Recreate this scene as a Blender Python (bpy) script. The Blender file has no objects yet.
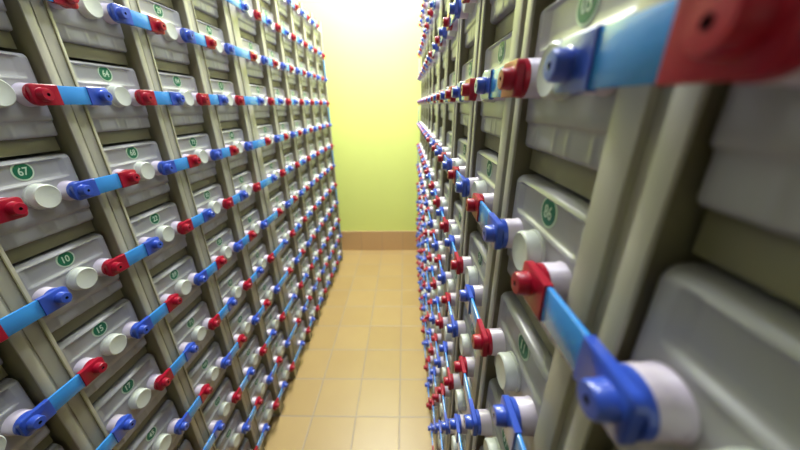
import bpy, bmesh, math, random
from mathutils import Vector, Matrix, Euler
random.seed(7)
S = bpy.context.scene
C = S.collection

# ------------------------------------------------------------------ layout (metres; the lens is at the origin)
F_PX, YAW, PITCH, ROLL = 296.0, 0.0202, 0.3841, 0.0112
PITCH_Y, PITCH_Z = 0.2, 0.1541            # column and tier spacing of the cells
TERM = 0.0495                             # half distance between the two terminals of a cell
EXT = 0.0604                              # extra gap where two rack frames meet
Z0 = 0.0213                               # terminal height of tier index 0
TIERS = list(range(-3, 9))
FACE_L, FACE_R = -0.593, 0.124            # cell front planes
FLOOR, CEIL, BACK = -1.32, 1.50, 2.62

# ------------------------------------------------------------------ materials
def lin(c):
    return tuple(((v/255)/12.92 if v/255 <= .04045 else ((v/255+.055)/1.055)**2.4) for v in c)
def mat(name, rgb, rough=.5, noise=.0, scale=20., bump=.0, coat=0., spec=.5):
    m = bpy.data.materials.new(name); m.use_nodes = True
    nt = m.node_tree; b = nt.nodes['Principled BSDF']
    c = lin(rgb)
    b.inputs['Base Color'].default_value = (*c, 1)
    b.inputs['Roughness'].default_value = rough
    b.inputs['Specular IOR Level'].default_value = spec
    b.inputs['Coat Weight'].default_value = coat
    b.inputs['Coat Roughness'].default_value = .15
    if noise or bump:
        tc = nt.nodes.new('ShaderNodeTexCoord'); n = nt.nodes.new('ShaderNodeTexNoise')
        n.inputs['Scale'].default_value = scale; n.inputs['Detail'].default_value = 5
        nt.links.new(tc.outputs['Object'], n.inputs['Vector'])
        if noise:
            r = nt.nodes.new('ShaderNodeValToRGB')
            r.color_ramp.elements[0].position = .3; r.color_ramp.elements[1].position = .7
            r.color_ramp.elements[0].color = (*[v*(1-noise) for v in c], 1)
            r.color_ramp.elements[1].color = (*[min(1, v*(1+noise)) for v in c], 1)
            nt.links.new(n.outputs['Fac'], r.inputs['Fac']); nt.links.new(r.outputs['Color'], b.inputs['Base Color'])
        if bump:
            bp = nt.nodes.new('ShaderNodeBump'); bp.inputs['Strength'].default_value = bump; bp.inputs['Distance'].default_value = .002
            nt.links.new(n.outputs['Fac'], bp.inputs['Height']); nt.links.new(bp.outputs['Normal'], b.inputs['Normal'])
    return m
M = dict(
    case=mat('grey_case_plastic', (166, 166, 172), .33, .04, 30, .03),
    collar=mat('lilac_white_plastic', (206, 196, 218), .30),
    cap=mat('pale_vent_plastic', (200, 206, 200), .38, .03, 60),
    bar=mat('light_blue_sleeve', (60, 146, 228), .22, coat=.4),
    blue=mat('dark_blue_boot', (52, 84, 192), .30, coat=.35),
    red=mat('red_boot', (160, 12, 44), .36, coat=.08, spec=.35),
    hole=mat('hole_dark', (18, 14, 20), .7),
    lip=mat('beige_painted_steel', (174, 171, 157), .42, .03, 12, .02),
    beam=mat('olive_painted_steel', (144, 140, 114), .5, .04, 12, .02),
    green=mat('sticker_green', (14, 112, 80), .45),
    pale=mat('sticker_pale', (205, 226, 208), .45),
    wall=mat('yellow_green_wall_paint', (225, 238, 136), .8, .015, 3),
    side=mat('off_white_wall_paint', (196, 196, 184), .85, .01, 4),
    ceil=mat('white_ceiling_paint', (238, 238, 228), .85, .01, 4),
    white=mat('white_enamel', (230, 230, 225), .4),
    lens=mat('pale_diffuser', (240, 240, 235), .4),
)
def tile_mat(name, rgb, rgb2, grout, size, offx, offy, rough, plane='xy', gw=.0045):
    m = bpy.data.materials.new(name); m.use_nodes = True
    nt = m.node_tree; N = nt.nodes; Lk = nt.links; b = N['Principled BSDF']
    tc = N.new('ShaderNodeTexCoord'); sp = N.new('ShaderNodeSeparateXYZ'); Lk.new(tc.outputs['Object'], sp.inputs[0])
    def math_(op, a, bb=None):
        n = N.new('ShaderNodeMath'); n.operation = op
        for i, v in enumerate((a, bb)):
            if v is None: continue
            if isinstance(v, (int, float)): n.inputs[i].default_value = v
            else: Lk.new(v, n.inputs[i])
        return n.outputs[0]
    ax = {'x': sp.outputs[0], 'y': sp.outputs[1], 'z': sp.outputs[2]}
    u = math_('DIVIDE', math_('SUBTRACT', ax[plane[0]], offx), size)
    v = math_('DIVIDE', math_('SUBTRACT', ax[plane[1]], offy), size)
    def edge(t):
        f = math_('FRACT', t); return math_('MINIMUM', f, math_('SUBTRACT', 1., f))
    e = math_('MINIMUM', edge(u), edge(v))
    ramp = N.new('ShaderNodeMapRange'); ramp.interpolation_type = 'SMOOTHSTEP'
    ramp.inputs[1].default_value = gw/size*.4; ramp.inputs[2].default_value = gw/size
    Lk.new(e, ramp.inputs[0])
    cmb = N.new('ShaderNodeCombineXYZ'); Lk.new(math_('FLOOR', u), cmb.inputs[0]); Lk.new(math_('FLOOR', v), cmb.inputs[1])
    wn = N.new('ShaderNodeTexWhiteNoise'); wn.noise_dimensions = '3D'; Lk.new(cmb.outputs[0], wn.inputs['Vector'])
    no = N.new('ShaderNodeTexNoise'); no.inputs['Scale'].default_value = 6; no.inputs['Detail'].default_value = 6
    Lk.new(tc.outputs['Object'], no.inputs['Vector'])
    f = math_('ADD', math_('MULTIPLY', wn.outputs['Value'], .45), math_('MULTIPLY', no.outputs['Fac'], .6))
    mx = N.new('ShaderNodeMix'); mx.data_type = 'RGBA'
    mx.inputs[6].default_value = (*lin(rgb), 1); mx.inputs[7].default_value = (*lin(rgb2), 1); Lk.new(f, mx.inputs[0])
    mg = N.new('ShaderNodeMix'); mg.data_type = 'RGBA'
    mg.inputs[6].default_value = (*lin(grout), 1); Lk.new(mx.outputs[2], mg.inputs[7]); Lk.new(ramp.outputs[0], mg.inputs[0])
    Lk.new(mg.outputs[2], b.inputs['Base Color']); b.inputs['Roughness'].default_value = rough
    bp = N.new('ShaderNodeBump'); bp.inputs['Distance'].default_value = .0015; bp.inputs['Strength'].default_value = .6
    Lk.new(ramp.outputs[0], bp.inputs['Height']); Lk.new(bp.outputs['Normal'], b.inputs['Normal'])
    return m
M['floor'] = tile_mat('ochre_floor_tiles', (180, 154, 106), (167, 140, 92), (158, 142, 122), .2, -.03, .925, .38)
M['base'] = tile_mat('brown_skirting_tiles', (204, 168, 122), (194, 158, 112), (182, 152, 120), .2, -.03, FLOOR, .4, 'xz')

# ------------------------------------------------------------------ mesh helpers
def link(name, me, parent=None, loc=None):
    o = bpy.data.objects.new(name, me); C.objects.link(o)
    if parent: o.parent = parent
    if loc is not None: o.location = loc
    return o
def box(bm, x0, x1, y0, y1, z0, z1, mi=0, bev=0.):
    r = bmesh.ops.create_cube(bm, size=1.)
    vs = r['verts']
    for v in vs:
        v.co = Vector((x0 if v.co.x < 0 else x1, y0 if v.co.y < 0 else y1, z0 if v.co.z < 0 else z1))
    fs = {f for v in vs for f in v.link_faces}
    for f in fs: f.material_index = mi
    if bev:
        es = {e for v in vs for e in v.link_edges}
        rr = bmesh.ops.bevel(bm, geom=list(es), offset=bev, segments=2, profile=.5, affect='EDGES')
        for f in rr['faces']: f.material_index = mi
def lathe(bm, prof, n=32, mi=0, cy=0, cz=0):
    """prof: (distance along +X, radius) from the foot outwards; closed at both ends when radius is 0"""
    rings = []
    for x, r in prof:
        if r == 0: rings.append([bm.verts.new((x, cy, cz))])
        else: rings.append([bm.verts.new((x, cy+r*math.cos(2*math.pi*i/n), cz+r*math.sin(2*math.pi*i/n))) for i in range(n)])
    for a, b in zip(rings, rings[1:]):
        for i in range(n):
            j = (i+1) % n
            if len(a) == 1: f = bm.faces.new((a[0], b[i], b[j]))
            elif len(b) == 1: f = bm.faces.new((a[i], b[0], a[j]))
            else: f = bm.faces.new((a[i], b[i], b[j], a[j]))
            f.material_index = mi
def finish(bm, name, mats, smooth=True, angle=40):
    bmesh.ops.recalc_face_normals(bm, faces=bm.faces)
    me = bpy.data.meshes.new(name)
    if smooth:
        for f in bm.faces: f.smooth = True
        for e in bm.edges:
            if len(e.link_faces) == 2 and e.calc_face_angle(0) > math.radians(angle): e.smooth = False
    bm.to_mesh(me); bm.free()
    for m in mats: me.materials.append(m)
    return me
def sm(a, b, t):
    t = max(0, min(1, (t-a)/(b-a))); return t*t*(3-2*t)

# all cell geometry is built facing +X (front plane x=0), y along the rack, z up, terminals at z=0
HW, ZT, ZB = .0762, .0605, -.064
def lines(a, b, base, extra):
    s = {round(a+(b-a)*i/base, 5) for i in range(base+1)} | {round(e, 5) for e in extra}
    s = sorted(v for v in s if a-1e-9 <= v <= b+1e-9)
    out = [s[0]]
    for v in s[1:]:
        if v-out[-1] > .0004: out.append(v)
    return out
RIBS = (-.046, -.010, .012, .046)
def depth(y, z):
    d = 0.
    # shoulders of the moulded front
    ey = HW-abs(y); et = ZT-z; eb = z-ZB
    R = .0050
    if ey < R: d -= R-math.sqrt(max(0, R*R-(R-ey)**2))
    if et < .008: q = .008; d -= (q-math.sqrt(max(0, q*q-(q-et)**2)))*1.1
    if eb < .005: q = .005; d -= q-math.sqrt(max(0, q*q-(q-eb)**2))
    # label recess below the top edge
    w = sm(-.0615, -.0585, y)*(1-sm(.0585, .0615, y))*sm(.0245, .0275, z)*(1-sm(.0535, .0560, z))
    d -= .0036*w
    # raised lip under the recess
    d += .0010*math.exp(-((z-.0225)/.0016)**2)*sm(-.062, -.056, y)*(1-sm(.056, .062, y))
    # lower ledges, stepping back
    d -= .0030*(1-sm(-.0400, -.0370, z))
    if z < -.036:
        for r in RIBS:
            d += .0008*math.exp(-((y-r)/.0032)**2)*(1-sm(-.044, -.038, z))
    return d
def make_case():
    ex_y = [s*(HW-t) for s in (-1, 1) for t in (0, .0006, .0015, .003, .005, .007, .009, .011, .0125, .0133, .014)] + [r+t for r in RIBS for t in (-.006, -.0045, -.003, -.0015, 0, .0015, .003, .0045, .006)]
    ex_z = [ZT-t for t in (0, .0005, .0015, .003, .0045, .0055, .0062, .007, .008)] + [.0245, .0255, .0262, .0275, .0235, .0225, .0215, .020] + \
           [-.0370, -.0378, -.0389, -.0400, -.0440] + [ZB+t for t in (0, .0005, .0015, .003, .005)]
    ys = lines(-HW, HW, 22, ex_y); zs = lines(ZB, ZT, 14, ex_z)
    bm = bmesh.new()
    g = [[bm.verts.new((depth(y, z), y, z)) for z in zs] for y in ys]
    for i in range(len(ys)-1):
        for j in range(len(zs)-1): bm.faces.new((g[i][j], g[i+1][j], g[i+1][j+1], g[i][j+1]))
    rim = [g[i][0] for i in range(len(ys))] + [g[-1][j] for j in range(1, len(zs))] + [g[i][-1] for i in range(len(ys)-2, -1, -1)] + [g[0][j] for j in range(len(zs)-2, 0, -1)]
    back = [bm.verts.new((-.24, v.co.y, v.co.z)) for v in rim]
    for i in range(len(rim)):
        j = (i+1) % len(rim); bm.faces.new((rim[i], back[i], back[j], rim[j]))
    bm.faces.new(back)
    return finish(bm, 'cell_case', [M['case']], angle=50)
case_me = make_case()
def make_collar():
    bm = bmesh.new()
    lathe(bm, [(-.004, 0), (-.004, .0176), (.001, .0175), (.002, .0167), (.0145, .0165), (.016, .0156), (.0162, 0)], 40)
    return finish(bm, 'terminal_collar', [M['collar']])
collar_me = make_collar()
def make_cap():
    bm = bmesh.new()
    lathe(bm, [(-.004, 0), (-.004, .0212), (.003, .0212), (.0035, .0202), (.0130, .0200), (.0146, .0194), (.0156, .0180), (.0152, .0162), (.0150, 0)], 40)
    return finish(bm, 'vent_cap', [M['cap']])
cap_me = make_cap()

def text_mesh(txt, size):
    cu = bpy.data.curves.new('t', 'FONT'); cu.body = txt; cu.size = size; cu.align_x = 'CENTER'; cu.align_y = 'CENTER'; cu.offset = .00022; cu.extrude = .0002
    cu.resolution_u = 3
    o = bpy.data.objects.new('t', cu); C.objects.link(o)
    dg = bpy.context.evaluated_depsgraph_get(); me = bpy.data.meshes.new_from_object(o.evaluated_get(dg))
    bpy.data.objects.remove(o); bpy.data.curves.remove(cu)
    return me
st_cache = {}
def sticker_me(num):
    if num in st_cache: return st_cache[num]
    bm = bmesh.new()
    lathe(bm, [(-.0006, 0), (-.0006, .0146), (.0004, .0146), (.0004, 0)], 36, 1)
    lathe(bm, [(.0002, 0), (.0002, .0122), (.0008, .0122), (.0008, 0)], 36, 0)
    t = text_mesh(num, .0152 if len(num) < 3 else .0115)
    n0 = len(bm.verts); f0 = len(bm.faces)
    bm.from_mesh(t); bpy.data.meshes.remove(t)
    bm.verts.ensure_lookup_table(); bm.faces.ensure_lookup_table()
    vs = bm.verts[n0:]
    cx = (min(v.co.x for v in vs)+max(v.co.x for v in vs))/2; cy = (min(v.co.y for v in vs)+max(v.co.y for v in vs))/2
    for v in vs:                       # text XY -> sticker plane YZ, reading correctly when faced from +X
        x, y, z = v.co; v.co = Vector((.0010+z, (x-cx)*.92, (y-cy)*1.12))
    for f in bm.faces[f0:]: f.material_index = 1
    st_cache[num] = finish(bm, 'number_sticker', [M['green'], M['pale']], smooth=False)
    return st_cache[num]

# ---- connector bars (built facing +X, running from y=-L/2 to y=+L/2)
def boot_me(color, sgn):
    """insulating boot over a terminal; sgn=+1: the bar leaves towards +y"""
    bm = bmesh.new()
    # round skirt seated on the collar
    lathe(bm, [(.0155, 0), (.0155, .0163), (.0200, .0163), (.0203, .0156), (.0203, 0)], 36, 0)
    # plate: rounded at the free end, square towards the bar
    hz = .0154; yo = -.0140*sgn; yi = .0265*sgn
    pts = []
    r = .0065
    for cz_, a0 in ((hz-r, 90), (-(hz-r), 180)):
        for k in range(7):
            a = math.radians(a0+k*15)
            pts.append(((abs(yo)-r)*-1+r*math.cos(a), cz_+r*math.sin(a)))
    pts += [(abs(yi), -hz), (abs(yi), hz)]
    pts = [(p[0]*sgn, p[1]) for p in pts]
    lo = [bm.verts.new((.0208, y, z)) for y, z in pts]; mid = [bm.verts.new((.0262, y, z)) for y, z in pts]
    hi = [bm.verts.new((.0270, y*.95+.001*sgn, z*.94)) for y, z in pts]
    n = len(pts)
    for A, B in ((lo, mid), (mid, hi)):
        for i in range(n):
            j = (i+1) % n; bm.faces.new((A[i], B[i], B[j], A[j]))
    bm.faces.new(lo); bm.faces.new(hi)
    # probe nipple with a hole
    lathe(bm, [(.0262, .0112), (.0274, .0098), (.0352, .0092), (.0368, .0082), (.0370, .0026), (.0370, .0024)], 28, 0)
    lathe(bm, [(.0370, .0024), (.0335, .0022), (.0335, 0)], 16, 1)
    return finish(bm, 'boot', [M[color], M['hole']])
BOOT = {(c, s): boot_me(c, s) for c in ('red', 'blue') for s in (1, -1)}
def bar_me(L):
    bm = bmesh.new(); h = L/2-.006
    box(bm, .0215, .0255, -h, h, -.0145, .0145, 0, .0011)
    return finish(bm, 'connector_bar', [M['bar']])

# ------------------------------------------------------------------ projecting, only to leave out repeats wholly outside the frame
def px(X, Y, Z):
    c, s = math.cos(YAW), math.sin(YAW); X, Y = c*X+s*Y, -s*X+c*Y
    yc = Z*math.cos(PITCH)+Y*math.sin(PITCH); zc = Y*math.cos(PITCH)-Z*math.sin(PITCH)
    if zc < .03: return None
    return 400+F_PX*X/zc, 225-F_PX*yc/zc
def seen(X, Y, Z, hy=.08, hz=.07, mg=25):
    ps = [px(X, Y+a*hy, Z+b*hz) for a in (-1, 0, 1) for b in (-1, 0, 1)]
    ps = [p for p in ps if p]
    if not ps: return False
    u = [p[0] for p in ps]; v = [p[1] for p in ps]
    return max(u) > -mg and min(u) < 800+mg and max(v) > -mg and min(v) < 450+mg

# ------------------------------------------------------------------ words
ORD = ['', 'first', 'second', 'third', 'fourth', 'fifth', 'sixth', 'seventh', 'eighth', 'ninth', 'tenth', 'eleventh', 'twelfth']
NUM = ['zero', 'one', 'two', 'three', 'four', 'five', 'six', 'seven', 'eight', 'nine', 'ten', 'eleven', 'twelve']

def side_data(side):
    if side == 'left': return dict(face=FACE_L, rz=0., y0=.3968+TERM, cols=range(-2, 10), joint=4, last=9, nx=1)
    return dict(face=FACE_R, rz=math.pi, y0=.0034+TERM, cols=range(0, 12), joint=6, last=11, nx=-1)
def ycol(d, c): return d['y0']+c*PITCH_Y+(EXT if c >= d['joint'] else 0)
def zt(t): return Z0-t*PITCH_Z

KNOWN = {('left', 0, 1): '67', ('left', 0, 2): '10', ('left', 0, 3): '15', ('left', 0, 4): '17', ('left', 1, 0): '64', ('left', 1, 1): '68',
         ('right', 1, 1): '86', ('right', 1, 2): '11', ('right', 1, 0): '05', ('right', 2, 0): '06'}
used = {'left': {'67', '10', '15', '17', '64', '68'}, 'right': {'86', '11', '05', '06'}}
def number(side, c, t):
    if (side, c, t) in KNOWN: return KNOWN[(side, c, t)]
    pool = POOLS[side]
    return pool.pop(0)
POOLS = {s: [('%02d' % n) for n in range(1, 200) if ('%02d' % n) not in used[s]] for s in used}
for s in POOLS: 
    a = POOLS[s]; two = [x for x in a if len(x) == 2]; three = [x for x in a if len(x) == 3]
    random.shuffle(two); POOLS[s] = two+three

# ------------------------------------------------------------------ racks
UZ0, UZ1 = FLOOR, Z0+3*PITCH_Z+.056
def upright_me(sg):
    """steel upright: a narrow and a wide front lip with a shallow groove between them, and the divider walls behind; sg turns it end for end"""
    bm = bmesh.new(); d = .014 if sg == 1 else .0065
    def b(x0, x1, y0, y1, mi, bev=0.):
        y0, y1 = sorted((y0*sg, y1*sg)); box(bm, x0, x1, y0, y1, UZ0, UZ1, mi, bev)
    if sg == 1: n0, n1, w0, dw = -.0205, -.0068, -.0010, .0035
    else: n0, n1, w0, dw = -.0262, -.0120, .0015, 0.
    b(d-.0030, d, n0, n1, 0, .0009)                  # narrow lip
    b(d-.0030-dw, d-dw, w0, .0262, 0, .0014)         # wide lip
    b(d-.0060, d-.001, n1-.0015, n1, 0); b(d-.0060, d-.001-dw, w0, w0+.0015, 0)
    b(d-.0065, d-.0052, n1-.0015, w0+.0015, 0)       # groove bottom
    b(-.30, d-.001, -.0195, -.0178, 1); b(-.30, d-.001, .0178, .0195, 1)
    b(-.302, -.300, -.0195, .0195, 1)
    return finish(bm, 'upright', [M['lip'], M['beam']])
def panel_me(sg, w=.0545):
    """flat closing panel of the second frame, next to the joint"""
    bm = bmesh.new(); y0, y1 = sorted(((.0262-w)*sg, .0222*sg))
    box(bm, .001, .004, y0, y1, UZ0, UZ1, 0, .0009); box(bm, -.30, .002, y0+.001, y1-.001, UZ0, UZ1, 1)
    return finish(bm, 'closing_panel', [M['lip'], M['beam']])
def beam_me(w):
    bm = bmesh.new()
    box(bm, -.016, -.013, -w/2, w/2, .0660, .0898, 0, .0008)
    box(bm, -.300, -.016, -w/2, w/2, .0878, .0898, 0)
    return finish(bm, 'shelf', [M['beam']])
sh_me = beam_me(.153)
def foot_me():
    bm = bmesh.new(); box(bm, -.26, -.012, -.0255, .0255, 0, .006, 0, .001); return finish(bm, 'foot', [M['lip']])
ft_me = foot_me()

UP = {1: upright_me(1), -1: upright_me(-1)}
def rack(side, d, c0, c1, label):
    ya, yb = ycol(d, c0)-.1, ycol(d, c1)+.1
    root = link('battery_rack', None, None, (d['face'], (ya+yb)/2, FLOOR)); root.rotation_euler.z = d['rz']
    root['label'] = label; root['category'] = 'rack'; root['group'] = 'steel battery racks'
    sg = 1 if d['rz'] == 0 else -1
    bays = list(range(c0, c1+1)); ym = (ya+yb)/2
    for k in range(len(bays)+1):
        y = ya+k*PITCH_Y
        dy = (.003 if side == 'left' else .0035)
        if k == 0 and c0 == d['joint']: link('closing_panel', panel_me(sg), root, (0, (y-ym)*sg, -FLOOR))
        else: link('upright', UP[sg], root, (0, (y+dy-ym)*sg, -FLOOR))
        link('foot', ft_me, root, (0, (y-ym)*sg, 0))
    for k, c in enumerate(bays):
        y = ya+(k+.5)*PITCH_Y
        for t in TIERS[1:]+[9]:
            link('shelf', sh_me, root, (0, (y-ym)*sg, zt(t)-FLOOR))
    return root
dl, dr = side_data('left'), side_data('right')
rack('left', dl, -2, 3, 'olive steel battery rack at the near end of the left wall of cells')
rack('left', dl, 4, 9, 'olive steel battery rack on the left, standing by the yellow back wall')
rack('right', dr, 0, 5, 'olive steel battery rack at the near end of the right wall of cells')
rack('right', dr, 6, 11, 'olive steel battery rack on the right, standing by the yellow back wall')

# ------------------------------------------------------------------ cells and bars
bar_short, bar_long, bar_link = bar_me(PITCH_Y-2*TERM), bar_me(PITCH_Y-2*TERM+EXT), bar_me(PITCH_Z)
def make_cell():
    root = link('battery_cell', case_me)
    root['category'] = 'battery'
    for y in (-TERM, TERM): link('terminal_collar', collar_me, root, (0, y, 0))
    link('vent_cap', cap_me, root, (0, .007, .002))
    s = link('number_sticker', sticker_me('67'), root, (-.0034, .003, .0435)); s['label'] = 'round green number sticker'
    return root
def make_bar(near, far, me):
    root = link('connector_bar', me); root['category'] = 'connector'
    L = {bar_short: PITCH_Y-2*TERM, bar_long: PITCH_Y-2*TERM+EXT, bar_link: PITCH_Z}[me]
    a = link('terminal_boot', BOOT[(near, 1)], root, (0, -L/2, 0)); b = link('terminal_boot', BOOT[(far, -1)], root, (0, L/2, 0))
    a['label'] = near+' insulating boot'; b['label'] = far+' insulating boot'
    return root
def copy_thing(src):
    r = src.copy(); C.objects.link(r)
    for ch in list(src.children):
        c = ch.copy(); C.objects.link(c); c.parent = r
    return r
cell0 = make_cell(); cell_used = False
bar_protos = {}
def get_bar(near, far, me):
    k = (near, far, me.name)
    if k not in bar_protos:
        bar_protos[k] = make_bar(near, far, me); return bar_protos[k]
    return copy_thing(bar_protos[k])
def tier_words(t):
    n = t+4
    return 'top tier' if n == 1 else 'bottom tier' if n == 12 else None if n < 1 else n
for side, d in (('left', dl), ('right', dr)):
    sg = 1 if side == 'left' else -1
    for t in TIERS:
        for c in d['cols']:
            y, z = ycol(d, c), zt(t)
            num = number(side, c, t)
            col = d['last']-c+1; tn = t+4
            if seen(d['face'], y, z) or seen(d['face']-sg*-.03, y, z):
                if cell_used: o = copy_thing(cell0)
                else: o = cell0; cell_used = True
                o.location = (d['face'], y, z); o.rotation_euler.z = d['rz']
                for ch in o.children:
                    if ch.name.startswith('number_sticker'): ch.data = sticker_me(num)
                    if ch.name.startswith('vent_cap'): ch.location.y = .006 if side == 'left' else -.002
                if (side, c, t) in KNOWN:
                    o['label'] = 'grey battery cell with round green number %s sticker, tier %s of the %s rack' % (num, NUM[tn], side)
                else:
                    tw = {1: 'top tier', 12: 'bottom tier'}.get(tn, '%s tier from top' % ORD[tn])
                    o['label'] = 'grey battery cell, %s rack, %s column from the back wall, %s' % (side, ORD[col], tw)
                o['group'] = 'battery cells on the %s rack' % side
            if c < d['last']:
                y2 = ycol(d, c+1); long_ = c+1 == d['joint']; ym = (y+y2)/2
                if seen(d['face']+sg*.03, ym, z, .07, .02):
                    near, far = ('red', 'blue') if t % 2 == 0 else ('blue', 'red')
                    if side == 'right': a, b = far, near      # the thing is turned half round
                    else: a, b = near, far
                    o = get_bar(a, b, bar_long if long_ else bar_short)
                    o.location = (d['face'], ym, z); o.rotation_euler.z = d['rz']
                    tw = {1: 'top tier', 12: 'bottom tier'}.get(tn, 'tier %s from top' % NUM[tn])
                    o['label'] = 'connector bar, %s rack, joining columns %s and %s from back wall, %s' % (side, NUM[col-1], NUM[col], tw)
                    o['group'] = 'connector bars on the %s rack' % side
# upright links joining two tiers at the far end of the strings
for t_ in TIERS:
    for side, d in (('left', dl), ('right', dr)):
        if t_ % 2: continue
        if t_+1 not in TIERS: continue
        y = ycol(d, d['last'])+TERM; z = zt(t_)-PITCH_Z/2
        o = get_bar('blue', 'red', bar_link)
        o.location = (d['face'], y, z)
        # upper terminal is red on even tiers, lower one blue on odd tiers
        o.rotation_euler = Euler((math.pi/2, 0, d['rz']), 'XYZ')
        o['label'] = 'upright blue connector bar at far end of %s rack, joining tiers %s and %s' % (side, NUM[t_+4], NUM[t_+5])
        o['group'] = 'upright end links on the %s rack' % side

# ------------------------------------------------------------------ room shell
XL, XR, YF = -1.02, .56, -2.6
def slab(name, x0, x1, y0, y1, z0, z1, m):
    bm = bmesh.new(); box(bm, x0, x1, y0, y1, z0, z1)
    o = link(name, finish(bm, name, [m], smooth=False)); o['kind'] = 'structure'; return o
slab('floor', XL-.1, XR+.1, YF-.1, BACK+.1, FLOOR-.1, FLOOR, M['floor'])
slab('ceiling', XL-.1, XR+.1, YF-.1, BACK+.1, CEIL, CEIL+.1, M['ceil'])
slab('wall_back', XL-.1, XR+.1, BACK, BACK+.1, FLOOR, CEIL, M['wall'])
slab('wall_front', XL-.1, XR+.1, YF-.1, YF, FLOOR, CEIL, M['side'])
slab('wall_left', XL-.1, XL, YF, BACK, FLOOR, CEIL, M['side'])
slab('wall_right', XR, XR+.1, YF, BACK, FLOOR, CEIL, M['side'])
slab('baseboard_back', XL, XR, BACK-.012, BACK, FLOOR, FLOOR+.2, M['base'])

# ------------------------------------------------------------------ ceiling lamps of the aisle
def lamp(y, power, label, col, xx=-.235, size=.9, across=False):
    root = link('ceiling_lamp', None, None, (xx, y, CEIL)); root['label'] = label; root['category'] = 'lamp'
    if across: root.rotation_euler.z = math.pi/2
    bm = bmesh.new(); box(bm, -.09, .09, -size/2-.03, size/2+.03, -.05, 0, 0, .006)
    link('housing', finish(bm, 'housing', [M['white']]), root)
    bm = bmesh.new(); box(bm, -.07, .07, -size/2, size/2, -.058, -.049, 0, .002)
    link('diffuser', finish(bm, 'diffuser', [M['lens']]), root)
    L = bpy.data.lights.new('lamp_light', 'AREA'); L.shape = 'RECTANGLE'; L.size = .14; L.size_y = size; L.energy = power; L.color = col
    lo = bpy.data.objects.new('lamp_light', L); C.objects.link(lo); lo.parent = root; lo.location = (0, 0, -.064)
lamp(2.0, 84, 'white ceiling lamp above the aisle by the back wall', (1, 1, .96))
lamp(.7, 21, 'white ceiling lamp above the near end of the aisle', (.86, .92, 1), -.03)

w = bpy.data.worlds.new('World'); S.world = w; w.use_nodes = True
w.node_tree.nodes['Background'].inputs[0].default_value = (.9, .95, 1, 1); w.node_tree.nodes['Background'].inputs[1].default_value = .02

# ------------------------------------------------------------------ camera
cd = bpy.data.cameras.new('camera'); cam = bpy.data.objects.new('camera', cd); C.objects.link(cam)
cd.sensor_fit = 'HORIZONTAL'; cd.sensor_width = 36; cd.lens = 36*F_PX/800; cd.clip_start = .01
cam.rotation_mode = 'QUATERNION'
R = Matrix.Rotation(YAW, 3, 'Z') @ Matrix.Rotation(math.pi/2-PITCH, 3, 'X') @ Matrix.Rotation(-ROLL, 3, 'Z')
cam.rotation_quaternion = R.to_quaternion()
cd.dof.use_dof = True; cd.dof.focus_distance = .46; cd.dof.aperture_fstop = 3.0
S.camera = cam
S.view_settings.view_transform = 'Standard'; S.view_settings.look = 'None'
S.view_settings.exposure = -0.06; S.view_settings.gamma = 1; S.view_settings.use_curve_mapping = False
S.cycles.use_denoising = True
S.cycles.max_bounces = 8; S.cycles.diffuse_bounces = 6
